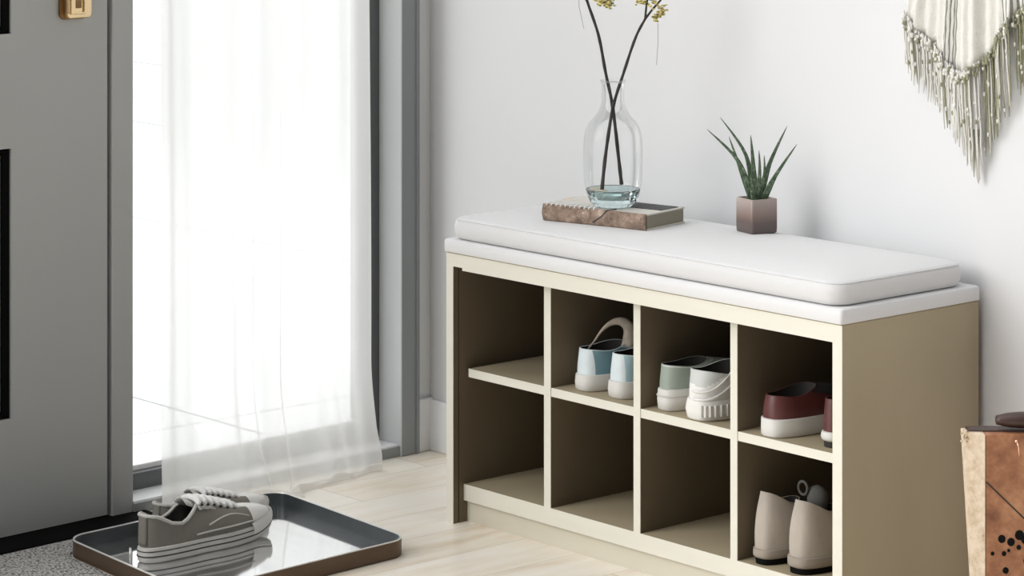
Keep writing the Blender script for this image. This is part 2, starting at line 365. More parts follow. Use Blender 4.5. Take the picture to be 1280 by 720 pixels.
def yz(mb_pts,x0,x1,mb,mi=0):
    n=len(mb.v); k=len(mb_pts)
    mb.loops([[(x0,y,z) for y,z in mb_pts],[(x1,y,z) for y,z in mb_pts]],mi,True,True)
m_=MB(); yz(rrect(-.031,.031,0,.12,.012),0,.006,m_); m_.build('back_plate',M['brassd'],lk,bevel=.001)
m_=MB(); yz(rrect(-.024,.030,.002,.118,.010),.006,.020,m_); LKC=m_.build('lock_case',M['brass'],lk,bevel=.002)
m_=MB()
for q in ((-.019,-.014,.012,.040),(.010,.015,.012,.040),(-.019,.015,.040,.045),(-.019,.015,.010,.014)): m_.box((.020,q[0],q[2]),(.0235,q[1],q[3]))
m_.build('keyway_frame',M['brass'],LKC,bevel=.001)
MB().box((.020,-.006,.021),(.0212,.006,.036)).build('keyhole',M['brassd'],LKC)
MB().ball((.024,0,.085),.014,0,(.5,1,1),8,16).build('thumb_turn',M['brass'],lk,smooth=True)

# ------------------------------------------------------------------ rug and tray

# rug outline : hugs the tray side
TF=Vector((-.2990,-.1640)); TR=Vector((.1326,-.1949)); TL=Vector((-.2736,-.6533))
TN=TL+TR-TF
ex=(TN-TL).normalized()

rg=MB().prism([(-.30,-1.4),(-.335,-.738),(-.350,-.50),(-.2862,-.50),(-.2795,-.614),(-.2745,-.634),(-.262,-.650),(-.238,-.6602),(.155,-.6925),(.30,-.715),(.30,-1.4)],0,.004)
tag(rg.build('doormat',M['rug'],bevel=.0015),'grey nubbly woven doormat on the floor in front of the door','doormat')
def trayloop(r,inset,z,n=8):
    ax=(TR-TF); ay=(TL-TF); lx=ax.length; ly=ay.length; ax=ax.normalized(); ay=ay.normalized()
    return [(TF.x+ax.x*u+ay.x*v_,TF.y+ax.y*u+ay.y*v_,z) for u,v_ in rrect(inset,lx-inset,inset,ly-inset,r,n)]
TH=.031
tr=thing('boot_tray','shallow dark metal boot tray with polished bottom under the grey sneakers','tray',(0,0,0))
t=MB(); t.loops([trayloop(.038,.002,.0),trayloop(.04,0,.003),trayloop(.04,0,TH-.001)],0); t.loops([trayloop(.037,.0035,TH-.001),trayloop(.037,.0035,.005)],1)
t.loops([trayloop(.038,.002,.0),trayloop(.035,.006,.0)],0,False,True)
RIM=t.build('rim',[M['trayrim'],M['traywall']],tr)
t=MB(); t.loops([trayloop(.04,0,TH-.001),trayloop(.0395,.0004,TH+.0006),trayloop(.0375,.003,TH+.0006),trayloop(.037,.0035,TH-.001)],0); t.build('rim_edge',M['trayedge'],RIM)
t=MB(); t.loops([trayloop(.037,.0035,.002),trayloop(.037,.0035,.005)],0,True,True); t.build('tray_floor',M['tray'],tr)

# ------------------------------------------------------------------ curtain
NU,NV=360,90; vs=[];fs=[]
Y0,Y1=-.722,-.205
for j in range(NV+1):
    tt=j/NV; z=2.02*(1-tt)**1.25 if tt<1 else 0
    fl=1-sm(0,.22,z); fl2=1-sm(0,.09,z)
    for i in range(NU+1):
        u=i/NU; y=Y0+(Y1-Y0)*u
        y+= .004*math.sin(3*z+7*u)
        ph=2*PI*u
        fold=.011*math.sin(ph*4.3+.8*math.sin(ph*1.7)+.3*z)+.006*math.sin(ph*9+1.3*math.sin(2.3*ph)+.4*z)
        mid=math.exp(-((u-.46)/.13)**2); fold=fold*(.55+.5*mid)+.013*mid*math.sin(ph*9.5+.5*z+1.2)*(1+.5*(1-sm(.1,.6,z)))
        fold*=(1-.25*fl)
        x=.036+fold
        x+=fl*(.018+.012*sm(.25,.6,u)-.012*sm(.8,1,u))
        x+=fl2*(.012+.010*math.sin(ph*2.2+.5)+.006*math.sin(ph*5+1))*sm(.1,.5,u)*(1-.6*sm(.8,1,u))
        y+=fl*(.008*(u-.5)*2)+fl2*.012*math.sin(ph*3+.4)*math.sin(PI*u)
        zz=z+ .0025
        zz+=fl2*.006*(1+math.sin(ph*4.1+1.0))*(1 if z>.01 else .0)
        vs.append((x,y,zz))
for j in range(NV):
    for i in range(NU):
        a_=j*(NU+1)+i; fs.append((a_,a_+1,a_+NU+2,a_+NU+1))
# puddled hem : spreads out on the floor
base=NV*(NU+1); K=10; prevrow=[base+i for i in range(NU+1)]
bx=[vs[base+i] for i in range(NU+1)]
for k in range(1,K+1):
    row=[]
    for i in range(NU+1):
        u=i/NU; ph=2*PI*u; L=.034*sm(.0,.35,u)*(1.0+.3*math.sin(ph*1.9+2)+.15*math.sin(ph*6))*(1-.7*sm(.7,1,u)); f=k/K
        hgt=.004+.009*math.sin(PI*f)*(1+.8*math.sin(ph*5.2+f*3))
        x,y,z=bx[i]; vs.append((x+L*f*.8,y+.010*f*math.sin(ph*2.7),max(.0025,hgt*(1-f*.5)))); row.append(len(vs)-1)
    for i in range(NU): fs.append((prevrow[i],prevrow[i+1],row[i+1],row[i]))
    prevrow=row
cu=finish('sheer_curtain',vs,fs,M['sheer'],None,True); cu.location=P0; cu.rotation_euler=RW
tag(cu,'sheer white floor-length curtain puddling on the wood floor in front of the window','curtain')
rod=thing('curtain_rod','slim dark rod carrying the sheer curtain above the window','curtain rod',(0,0,0)); rod.location=P0; rod.rotation_euler=RW
MB().tube([(.040,-.9,2.045),(.040,-.06,2.045)],.009,12).build('pole',M['sash'],rod,smooth=True)
for yy in (-.86,-.1): MB().box((0,yy-.008,2.035),(.040,yy+.008,2.055)).build('bracket',M['sash'],rod,bevel=.001)

# ------------------------------------------------------------------ bench
BW,BD,BH=.979,.339,.5
be=thing('storage_bench','cream shoe storage bench with eight cubbyholes against the white wall','bench')
RY=.026
DV=[(.2414,.2590),(.4734,.4900),(.7068,.7226)]; RX=.9588
def board(a_,b_,name='b',front='cream',rest='khaki_in',parent=be,bev=.0007):
    x0,y0,z0=a_; x1,y1,z1=b_; e=.0012
    mb=MB().box((x0,y0,z0),(x1,y0+e,z1),0).box((x0,y0+e,z0),(x1,y1,z1),1)
    return mb.build(name,[M[front],M[rest]],parent)
# outer sides
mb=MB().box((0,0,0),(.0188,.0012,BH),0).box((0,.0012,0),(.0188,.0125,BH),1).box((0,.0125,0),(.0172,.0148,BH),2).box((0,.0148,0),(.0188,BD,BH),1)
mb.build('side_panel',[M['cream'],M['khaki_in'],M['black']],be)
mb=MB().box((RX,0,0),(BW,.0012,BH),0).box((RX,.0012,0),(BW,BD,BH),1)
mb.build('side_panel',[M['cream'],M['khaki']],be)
board((.0188,0,.4765),(RX,BD-.006,BH),'top_panel')
MB().box((.045,.0,.4715),(RX,.012,.4765)).build('front_rail',M['cream'],be)
board((.0188,RY,.0400),(RX,BD-.006,.0702),'bottom_board',rest='khaki')
MB().box((.0188,RY+.009,0),(RX,RY+.025,.0400)).build('plinth',M['plinthp'],be)
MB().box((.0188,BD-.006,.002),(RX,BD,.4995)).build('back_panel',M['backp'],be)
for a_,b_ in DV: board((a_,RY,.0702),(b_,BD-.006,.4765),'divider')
xs_=[.0188]+[q for p in DV for q in p]+[RX]
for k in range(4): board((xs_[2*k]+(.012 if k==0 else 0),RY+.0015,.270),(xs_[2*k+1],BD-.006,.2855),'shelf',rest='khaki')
MB().box((.0188,RY+.012,.272),(.0308,RY+.2,.283)).build('shelf_bracket',M['khaki_in'],be)
# padded base slab and piping
sb=MB(); L=[]
for ins,z in ((.001,.5015),(-.003,.503),(-.0035,.515),(-.003,.5240),(.001,.5262),(.006,.5268)): L.append([(x,y,z) for x,y in rrect(ins-.001,BW-ins,ins-.001,BD-ins if ins>0 else BD+.002,.006,3)])
sb.loops(L,0,True,True); sb.build('padded_top',M['slab'],be,smooth=True).modifiers.new('w','WEIGHTED_NORMAL')
MB().box((.001,.001,.4998),(BW-.001,BD-.001,.5016)).build('top_shadow_gap',M['khaki'],be)
# cushion
cz0=.5268
cx0,cx1,cy0,cy1=.006,.972,-.001,.320
L=[]
for ins,z in ((.012,cz0),(.004,cz0+.003),(0,cz0+.012),(-.001,cz0+.024),(.001,cz0+.034),(.0035,cz0+.0375)):
    L.append([(x,y,z) for x,y in rrect(cx0+ins,cx1-ins,cy0+ins,cy1-ins,.032-ins*.3,10)])
CT=.579
def cush_top(x,y):
    ex_=min(x-cx0,cx1-x)/.13; ey=min(y-cy0,cy1-y)/.10
    g=lambda t:1-(1-min(1,max(0,t)))**2.6
    return cz0+.0375+(CT-cz0-.0375)*g(ex_)**.8*g(ey)**.8+.0007*math.sin(x*14)*math.sin(y*23)*g(ex_)*g(ey)
for ins in (.006,.010,.016,.024,.034,.048,.064,.084,.105,.13,.155):
    pl=rrect(cx0+ins,cx1-ins,cy0+ins,cy1-ins,max(.003,.032-ins*.2),10)
    L.append([(x,y,cush_top(x,y)) for x,y in pl])
cuv=MB(); cuv.loops(L,0,True,True)
cs=thing('seat_cushion','long white linen seat cushion lying on the storage bench','cushion',(0,0,0))
cuv.build('cushion_body',M['cushion'],cs,smooth=True)
pp=[(x,y,cz0+.0368) for x,y in rrect(cx0+.002,cx1-.002,cy0+.002,cy1-.002,.032,10)]; pp.append(pp[0])
MB().tube(pp,.0009,6,cap=False).build('piping',M['piping'],cs,smooth=True)

# ------------------------------------------------------------------ shoes
NSH=48
def outline(L_,W_,heel=.84,inset=0,z=0,toe=0,ex_=.36):
    P=[]
    for i in range(NSH):
        u=2*PI*i/NSH; t=(1-math.cos(u))/2; s_=1 if math.sin(u)>=0 else -1
        hw=(W_/2-inset)*(max(0,1-(2*t-1)**2))**ex_*(heel+(1-heel)*sm(.25,.65,t)-.06*math.exp(-((t-.42)/.12)**2))
        P.append((s_*hw,inset+(L_-2*inset)*t,z+toe*sm(.72,1,t)**2))
    return P
def shoe(root,L_,W_,z0=.0,zs=.028,H=.08,HT=.10,yc=(.03,.46),cw=.58,dip=.012,toeh=.045,toe=.008,heel=.84,mats=None,matfn=None,sole='offwhite',lining='insole',flare=.002,bulge=.0,ex_=.36,outsole=None,heelin=.0):
    # outsole / sole
    s_=MB()
    zb=z0
    if outsole:
        o_=MB(); o_.loops([outline(L_,W_,heel,.004,z0,toe,ex_),outline(L_,W_,heel,.003,z0+outsole[1],toe,ex_)],0,True,True); o_.build('outsole',M[outsole[0]],root,smooth=False); zb=z0+outsole[1]
    h=z0+zs
    s_.loops([outline(L_,W_,heel,.003,zb,toe,ex_),outline(L_,W_,heel,-.0005,zb+.003,toe,ex_),outline(L_,W_,heel,-flare,(zb+h)/2,toe,ex_),outline(L_,W_,heel,-.0005,h-.001,toe*.8,ex_),outline(L_,W_,heel,.002,h,toe*.8,ex_),outline(L_,W_,heel,.006,h,toe*.8,ex_)],0,True,True)
    so=s_.build('sole',M[sole],root,smooth=True); so.modifiers.new('e','EDGE_SPLIT').split_angle=R(50)
    # upper
    A=outline(L_,W_,heel,.0025,h-.001,toe*.8,ex_); B=[]
    for i in range(NSH):
        u=2*PI*i/NSH; t=(1-math.cos(u))/2; s2=1 if math.sin(u)>=0 else -1
        hw=W_/2*cw*(max(0,1-(2*t-1)**2))**.42
        y=L_*(yc[0]+(yc[1]-yc[0])*t)
        z=z0+H+(HT-H)*sm(.25,1,t)-dip*math.sin(PI*t)**1.5
        B.append((s2*hw,y,z))
    NVV=14; loops=[]
    for k in range(NVV+1):
        v=k/NVV; Lp=[]
        for i in range(NSH):
            p0=Vector(A[i]);p3=Vector(B[i]); d_=p0-p3; dxy=Vector((d_.x,d_.y,0)); dz=p3.z-p0.z
            out=dxy.normalized() if dxy.length>1e-5 else Vector()
            p1=p0+Vector((0,0,min(.5*dz,toeh)))+out*bulge
            p2=p3+dxy*.45+Vector((0,0,-.22*dz))
            Lp.append(((1-v)**3)*p0+3*v*(1-v)**2*p1+3*v*v*(1-v)*p2+v**3*p3)
        loops.append(Lp)
    up=MB(); up.loops(loops,(lambda i,j:matfn(i/NVV,j/NSH)) if matfn else 0)
    # thickness: turn over the rim
    def ins(Lp,k,dz):
        c_=sum((Vector(p) for p in Lp),Vector())/len(Lp); return [(c_.x+(p[0]-c_.x)*k,c_.y+(p[1]-c_.y)*(1-(1-k)*.6),p[2]+dz) for p in Lp]
    up.loops([B,ins(B,.97,.0012),ins(B,.92,.0006)],0)
    up.build('upper',[M[q] for q in mats],root,smooth=True)
    li=MB(); C1=ins(B,.92,.0006); li.loops([C1,ins(B,.92,-.012),[(x,y,(z+h)/2) for x,y,z in ins(B,.86,0)],[(x,y,h+.004) for x,y,z in ins(B,.80,0)]],0,False,True)
    li.build('lining',M[lining],root,smooth=True)
    return A,B,loops
def place_shoe(name,label,cat,x,y,z,rz,group,**k):
    r=thing(name,label,cat,(x,y,z),rz,group); res=shoe(r,**k); return r,res
SZ=.2856; BZ=.0704
# pale blue pair
fr_=lambda j:.22<j<.78
r,res=place_shoe('slip_on_shoe','pale blue shoe with darker teal side and arching beige tongue, left of its pair','shoe',.3155,.046,SZ,R(-2),'pale blue shoes in the upper row',
    L_=.225,W_=.076,zs=.030,H=.074,HT=.078,cw=.80,dip=.004,mats=['blue_w','teal','insole'],matfn=lambda v,j:0 if v>2 else (1 if (.07<j<.30) and v<.93 else 0),heel=.92,toeh=.04,ex_=.30)
# a padded collar band that arches up over the opening, widening to the right
mb=MB(); L=[]; AW=Vector((.3193,.120,.3525))
sc_=[(735,431,1.0),(743,421,1.2),(752,408,1.8),(761,400,3.0),(771,396,4.5),(781,398,6.5),(787,406,8),(787,417,8.5),(783,429,7.5),(776,440,5)]
ctr=spl([(a_,b_,0) for a_,b_,_ in sc_],4); n_=len(ctr)
for i_,c_ in enumerate(ctr):
    f=i_/(n_-1)*(len(sc_)-1); k_=min(int(f),len(sc_)-2); wd=sc_[k_][2]*(1-(f-k_))+sc_[k_+1][2]*(f-k_)
    tdir=ctr[min(i_+1,n_-1)]-ctr[max(i_-1,0)]; tdir=Vector((tdir.x,-tdir.y)).normalized(); nr=Vector((-tdir.y,tdir.x))
    wp=AW+CR*((c_.x-765)/690)+Vector((0,0,(430-c_.y)/690))
    L.append([tuple(wp-Vector(r.location)+(CR*nr.x+Vector((0,0,nr.y)))*(wd/690*math.cos(t_))+CF*(wd*.7/690*math.sin(t_))) for t_ in [2*PI*k/12 for k in range(12)]])
mb.loops(L,0,True,True); r.rotation_euler=(0,0,0); mb.build('tongue',M['beige_l'],r,smooth=True)
r,res=place_shoe('slip_on_shoe','pale blue shoe with light teal side, cut off on its right by the cubbyhole divider','shoe',.3995,.048,SZ,R(-2),'pale blue shoes in the upper row',
    L_=.235,W_=.080,zs=.031,H=.077,HT=.080,cw=.82,dip=.004,mats=['blue_w','lteal','insole'],matfn=lambda v,j:0 if v>2 else (1 if (.06<j<.34) and v<.93 else 0),heel=.94,toeh=.04,ex_=.30)
# arching beige tongue
# sage / white trainers
r,_=place_shoe('trainer','sage green trainer with off-white sole in the third upper cubbyhole, left of its pair','shoe',.5275,.042,SZ,R(-1),'sage and white trainers in the upper row',
    L_=.225,W_=.070,zs=.038,H=.078,HT=.080,cw=.80,dip=.004,mats=['sage','palegrey','insole'],matfn=lambda v,j:0 if v>2 else (1 if v>.9 else 0),sole='offwhite',heel=.93,ex_=.32)
lp=[Vector(p) for p in outline(.225,.070,.93,-.0022,.026,.008,.32)]; lp.append(lp[0])
MB().tube(lp,.0012,6,cap=False).build('sole_line',M['rubber_g'],r,smooth=True)
r,res=place_shoe('trainer','chunky white trainer with grey heel in the third upper cubbyhole, cut off by the divider','shoe',.6160,.030,SZ,R(0),'sage and white trainers in the upper row',
    L_=.250,W_=.094,zs=.036,H=.084,HT=.088,cw=.84,dip=.008,mats=['palegrey','rubber_w','insole'],matfn=lambda v,j:0 if v>2 else (1 if v<.30 or (.03<j<.5 and v<.15+j*4.0) or (.75<j and v<.42) or v>.94 else 0),sole='rubber_w',heel=.92,flare=.004,ex_=.32)
for zz,rr in ((.037,.0022),(.050,.0018)):
    lp=[Vector(p) for p in outline(.25,.094,.92,-.0015,zz,.008,.32)]
    MB().tube([Vector((p.x*(.985 if zz>.04 else 1),p.y,zz+(.09*sm(.0,.16,p.y) if zz<.04 else .11*sm(0,.15,p.y)))) for p in lp[0:14]],rr,6).build('side_stripe',M['rubber_w'],r,smooth=True)
A=outline(.250,.094,.92,-.003,.0,.008,.32)
for k in range(7):
    p=A[2+k]; MB().box((p[0]-.004,p[1]-.004-.002*k*.3,.008),(p[0]+.002,p[1]+.004,.028)).build('sole_lug',M['offwhite'],r,bevel=.0015)
# maroon pair
r,_=place_shoe('sneaker','maroon leather sneaker with thick white sole in the upper right cubbyhole','sneaker',.7850,.031,SZ,R(-2),'maroon sneakers in the upper row',
    L_=.235,W_=.088,zs=.031,H=.068,HT=.076,cw=.66,dip=.004,mats=['maroon','insole'],matfn=lambda v,j:1 if (.3<j<.7 and v>.3) else 0,sole='offwhite',heel=.90,flare=.001,ex_=.33)
r,_=place_shoe('sneaker','maroon sneaker partly behind the right bench side, its sole raised on a dark outsole','sneaker',.9010,.048,SZ,R(0),'maroon sneakers in the upper row',
    L_=.215,W_=.064,zs=.026,H=.078,HT=.082,cw=.74,dip=.004,mats=['maroon'],sole='offwhite',heel=.9,outsole=('insole',.010),ex_=.32)
# taupe pair
kw=dict(H=.118,HT=.098,cw=.60,dip=.014,mats=['taupe','insole'],matfn=lambda v,j:1 if (.3<j<.7 and v>.3) else 0,sole='taupe_s',bulge=.003,outsole=('blacksole',.010),yc=(.06,.46),flare=.001)
r,_=place_shoe('ankle_shoe','taupe suede shoe with tall heel counter in the lower right cubbyhole, left of its pair','shoe',.7630,.034,BZ,R(0),'taupe suede shoes in the lower row',
    L_=.205,W_=.070,zs=.026,heel=.94,ex_=.32,**kw)
r,_=place_shoe('ankle_shoe','lighter taupe shoe nearest the right side of the lower cubbyhole, before a dark loop','shoe',.8410,.036,BZ,R(0),'taupe suede shoes in the lower row',
    L_=.215,W_=.080,zs=.028,heel=.94,ex_=.32,**kw)
# dark tongue and pull loop of the nearer taupe shoe
tg_=MB(); tg_.loops([[(-.018+.024*math.cos(t_)*k2,.078+.018*math.sin(t_)*k2,z_) for t_ in [2*PI*k/16 for k in range(16)]] for k2,z_ in ((.8,.090),(.85,.110),(.75,.120),(.5,.127),(.12,.130))],0,True,True)
tg_.build('tongue',M['darkgrey'],r,smooth=True)
lp=[(-.038+.010*math.cos(t_),.064,.124+.011*math.sin(t_)) for t_ in [2*PI*k/16 for k in range(17)]]
MB().tube(lp,.0026,6,cap=False).build('pull_loop',M['darkgrey'],r,smooth=True)

# canvas sneakers in the tray
def canvas_sneaker(label,x,y,z,rz,detail=True):
    r=thing('canvas_sneaker',label,'sneaker',(x,y,z),rz,'grey canvas sneakers in the boot tray')
    L_,W_=.300,.094; zs=.027; h=zs; toe=.012; heel=.80
    def cz(y): # height of collar and throat edge along the shoe
        pts=[(0,.083),(.02,.080),(.05,.064),(.078,.060),(.098,.074),(.112,.087),(.14,.082),(.17,.072),(.20,.062),(.225,.055),(.26,.052)]
        for (a0,b0),(a1,b1) in zip(pts,pts[1:]):
            if y<=a1: t=(y-a0)/(a1-a0); return b0+(b1-b0)*t
        return .052
    def chw(y): # half width of the opening
        pts=[(0,.0),(.006,.012),(.016,.0215),(.04,.027),(.075,.0275),(.098,.025),(.114,.018),(.15,.0145),(.20,.0125),(.218,.010),(.226,.0)]
        for (a0,b0),(a1,b1) in zip(pts,pts[1:]):
            if y<=a1: t=max(0,(y-a0))/(a1-a0); return b0+(b1-b0)*t
        return 0
    A=outline(L_,W_,heel,.0025,h-.001,toe*.8); B=[]
    for i in range(NSH):
        u=2*PI*i/NSH; t=(1-math.cos(u))/2; s2=1 if math.sin(u)>=0 else -1; y_=.004+.222*t
        B.append((s2*chw(y_),y_,cz(y_)))
    loops=[]; NVV=16
    for k in range(NVV+1):
        v=k/NVV; Lp=[]
        for i in range(NSH):
            p0=Vector(A[i]);p3=Vector(B[i]); d_=p0-p3; dxy=Vector((d_.x,d_.y,0)); dz=p3.z-p0.z
            t=(1-math.cos(2*PI*i/NSH))/2
            p1=p0+Vector((0,0,max(.018,min(.5*dz,.030))))+(dxy.normalized() if dxy.length>1e-5 else Vector())*.001
            p2=p3+dxy*(.35+.1*t)+Vector((0,0,-.25*dz*(1-sm(.7,.95,t))+.002*sm(.8,1,t)))
            Lp.append(((1-v)**3)*p0+3*v*(1-v)**2*p1+3*v*v*(1-v)*p2+v**3*p3)
        loops.append(Lp)
    def mf(i,j):
        c=loops[i][j]; return 1 if c.y>.232 else 0
    s_=MB(); o=lambda ins,z_,tk=1: outline(L_,W_,heel,ins,z_,toe*tk)
    s_.loops([o(.003,0),o(-.0005,.003),o(-.0018,.012),o(-.0018,.020),o(-.0008,h-.001,.8),o(.002,h,.8),o(.006,h,.8)],0,True,True)
    so=s_.build('sole',M['rubber_g'],r,smooth=True); so.modifiers.new('e','EDGE_SPLIT').split_angle=R(50)
    up=MB(); up.loops(loops,mf)
    c_=sum((Vector(p) for p in B),Vector())/len(B)
    I1=[(p[0]*.90,p[1]+(.002 if p[1]<.1 else -.002),p[2]-.0005) for p in B]; up.loops([B,I1],0)
    up.build('upper',[M['canvas_toe'],M['canvas_toe']],r,smooth=True)
    li=MB(); li.loops([I1,[(p[0]*.95,p[1]+.003*(1 if p[1]<.1 else -1),p[2]-.012) for p in I1],[(p[0]*1.05,p[1]+.004*(1 if p[1]<.1 else -1),h+.004) for p in I1]],0,False,True)
    li.build('lining',M['insole'],r,smooth=True)
    for zz,rr in ((.0115,.0014),(.0205,.0011)):
        lp=[Vector(p) for p in outline(L_,W_,heel,-.0017,zz,toe)]; lp.append(lp[0])
        MB().tube(lp,rr,6,cap=False).build('sole_stripe',M['darkstripe'],so,smooth=True)
    tb=MB(); lo=outline(L_,W_,heel,-.001,.0,toe); seg=[i for i in range(NSH) if lo[i][1]>.225]
    tb.loops([[(lo[i][0]*k1,lo[i][1]+k2,z_+lo[i][2]) for i in seg] for k1,k2,z_ in ((1.0,.001,.008),(1.035,.0028,.018),(1.035,.0024,.026),(.98,-.0004,.033))],0,closed=False)
    tb.build('toe_bumper',M['rubber_w'],r,smooth=True)
    # collar binding, only round the ankle opening up to the first eyelet
    idx_=[i for i in range(NSH) if B[i][1]<.122]; idx_=sorted(idx_,key=lambda i:(i-NSH//2)%NSH)
    bd=[Vector(B[i]) for i in idx_]; MB().tube(bd,.0033,8).build('collar_binding',M['canvas_hi'],r,smooth=True)
    # tongue standing up behind the laces
    tv=[];tf=[]
    for i in range(15):
        f=i/14; y_=.092+.130*f; z_=cz(max(.112,y_))+.002+(.010*(1-f/.15) if f<.15 else 0); hw=.0175*(1-.2*f)
        for j in range(9):
            q=j/8*2-1; tv.append((q*hw,y_,z_-.010*q*q))
    for i in range(14):
        for j in range(8): a0=i*9+j; tf.append((a0,a0+1,a0+10,a0+9))
    tn=finish('tongue',tv,tf,M['canvas_hi'],r,True); tn.modifiers.new('s','SOLIDIFY').thickness=.003
    rows=7
    def row(k): y_=.114+.0165*k; return y_,cz(y_)+.0035,chw(y_)+.0065
    stays={}
    for s_ in (-1,1):
        st=MB(); L1=[];L2=[]
        for i in range(29):
            y_=.111+.115*i/28; sc=.0022*abs(math.sin((y_-.106)/.0165*PI)); 
            b_=chw(y_); L1.append((s_*(b_-.001),y_,cz(y_)+.0016)); L2.append((s_*(b_+.0105+sc),y_,cz(y_)-.0068-sc*.6))
        st.loops([L1,L2],0,closed=False); o_=st.build('lace_stay',M['canvas_hi'],r,smooth=True); o_.modifiers.new('s','SOLIDIFY').thickness=.0028; stays[s_]=o_
    for k in range(rows):
        y_,z_,w_=row(k)
        MB().tube(spl([(-w_-.001,y_,z_-.0045),(-w_*.6,y_,z_+.0015),(0,y_,z_+.0032),(w_*.6,y_,z_+.0015),(w_+.001,y_,z_-.0045)],4),.0040,7).build('lace',M['lace'],r,smooth=True)
        if k<rows-1:
            y2,z2,w2=row(k+1)
            for s_ in (-1,1):
                MB().tube(spl([(-s_*w_,y_+.001,z_-.002),(-s_*w_*.4,y_+.005,z_+.0045),(s_*w2*.4,y_+.011,z2+.0050),(s_*w2,y2-.001,z2-.002)],4),.0036,7).build('lace',M['lace'],r,smooth=True)
    for k in range(rows):
        y_,z_,w_=row(k)
        for s_ in (-1,1): MB().ball((s_*(w_+.0022),y_+.0045,z_-.0062),.0026,0,(1,1,.8),6,10).build('eyelet',M['insole'],stays[s_],smooth=True)
    if detail:
        for s_ in (-1,1):
            for (y0,y1,za,zb) in ((.128,.225,.048,.046),(.10,.235,.036,.0365)):
                pts=[]
                for q in range(16):
                    f=q/15; yy=y0+(y1-y0)*f; zz=za+(zb-za)*f+.010*math.sin(PI*f)*(1 if y0>.11 else .15)
                    best=min(((abs(lp_.y-yy)+abs(lp_.z-zz),lp_) for row_ in loops for lp_ in row_ if lp_.x*s_>0),key=lambda e:e[0])[1]
                    pts.append((best.x+s_*.0012,yy,zz))
                pts=[(sum(p[0] for p in pts[max(0,i-2):i+3])/len(pts[max(0,i-2):i+3]),p[1],p[2]) for i,p in enumerate(pts)]
                MB().tube(pts,.0017,6).build('seam_piping',M['canvas_hi'],r,smooth=True)
    # heel strap
    pts=[loops[v_][0]+Vector((0,-.0022,0)) for v_ in range(1,16)]
    hs=MB(); hs.loops([[(dx,p.y+dy,p.z) for p in pts] for dx,dy in ((-.011,.0024),(-.006,.0003),(.006,.0003),(.011,.0024))],0,closed=False)
    o_=hs.build('heel_strap',M['canvas'],r,smooth=True); o_.modifiers.new('s','SOLIDIFY').thickness=.0015
    return r
SN1=canvas_sneaker('grey canvas sneaker with white laces, nearer of the pair in the tray',-.1210,-.594,.0055,math.atan2(.040,.31))
SN2=canvas_sneaker('grey canvas sneaker behind its pair in the tray, nearer to the curtain',-.2225,-.497,.0055,math.atan2(.034,.31),False)
SN2.scale=(.88,.88,.82)
# small metal cap at the heel
hc=MB()
for k in range(3): hc.tube([(-.134+.0035*k-.006,-.604-.002*k,.0055),(-.134+.0035*k-.006,-.604-.002*k,.030)],.0022,8)
hc.build('heel_clip',M['trayedge'],None,smooth=True)
hco=bpy.data.objects['heel_clip']; bpy.context.view_layer.update(); hco.parent=SN1; hco.matrix_parent_inverse=SN1.matrix_world.inverted()

# ------------------------------------------------------------------ book, vase, branches
bk=thing('old_book','worn thick book with peeling brown spine under the glass vase','book',(.431,.100,CT-.0006),R(11))
BL,BDp,BT=.226,.118,.0295
MB().box((-BL,0.002,.0035),(-.002,BDp-.002,BT-.003)).build('pages',M['page'],bk)
cv=MB().box((-BL-.002,0,0),(0,BDp,.0035)); cv.box((-BL-.002,0,BT-.003),(0,BDp,BT)); CVR=cv.build('cover',M['cover'],bk,bevel=.0008)
# spine, slightly rounded and lumpy
vs=[];fs=[];NX=60;NZ=8
for i in range(NX+1):
    x=-BL-.002+(BL+.002)*i/NX
    for j in range(NZ+1):
        f=j/NZ; y=-.001-.0035*math.sin(PI*f)+.0012*noise.noise(Vector((x*90,f*3,0)))*(1 if i<NX*.7 else .2)
        vs.append((x,y,BT*f+(.0012*noise.noise(Vector((x*140,5,0))) if j==NZ and i<NX*.6 else 0)))
for i in range(NX):
    for j in range(NZ): a0=i*(NZ+1)+j; fs.append((a0,a0+1,a0+NZ+2,a0+NZ+1))
sp_=finish('spine',vs,fs,M['spine'],bk,True); sp_.modifiers.new('s','SOLIDIFY').thickness=.0015
# stitched thread along the top of the spine, torn strip
st=MB()
for k in range(11):
    x=-BL+.006+k*.0105; st.tube(spl([(x,-.003,BT-.002),(x+.003,-.002,BT+.003),(x+.007,.006,BT+.003),(x+.005,.010,BT+.0005)],3),.0011,5)
st.build('binding_thread',M['base_white'],sp_,smooth=True)
MB().box((-.10,.052,BT),(-.006,BDp-.012,BT+.0012)).build('dark_label',M['coverd'],CVR)
st=MB().tube([(-.115,-.006,.006),(-.095,-.0062,.018),(-.085,-.004,BT),(-.075,.012,BT+.001)],.0012,5); st.build('torn_edge',M['coverd'],sp_)
# folded paper behind the book
pv=MB(); L=[]
for z,k in ((0,1),(.003,1.03),(.006,1.0),(.010,.9)):
    L.append([(x*k,y*k,z) for x,y in rrect(-.048,.048,-.030,.030,.028,8)])
pv.loops(L,0,True,True); pz=pv.build('folded_cloth',M['parch'],None,smooth=True,loc=(.116,.243,CT-.0016),rot=(0,0,R(20)))
tag(pz,'small cream and tan folded cloth lying left of the old book','cloth')
VX,VY,VZ=.3210,.121,CT+BT-.0005
vz=thing('glass_vase','clear glass bottle vase with thick teal base standing on the worn book','vase',(VX,VY,VZ))
def lathe(prof,seg=48): return [[(r_*math.cos(2*PI*k/seg),r_*math.sin(2*PI*k/seg),z) for k in range(seg)] for r_,z in prof]
body=[(.0490,.030),(.0520,.045),(.0532,.07),(.0534,.10),(.0526,.122),(.0495,.138),(.042,.152),(.032,.163),(.0245,.174),(.0205,.188),(.0200,.208),(.0212,.222),(.0235,.226)]
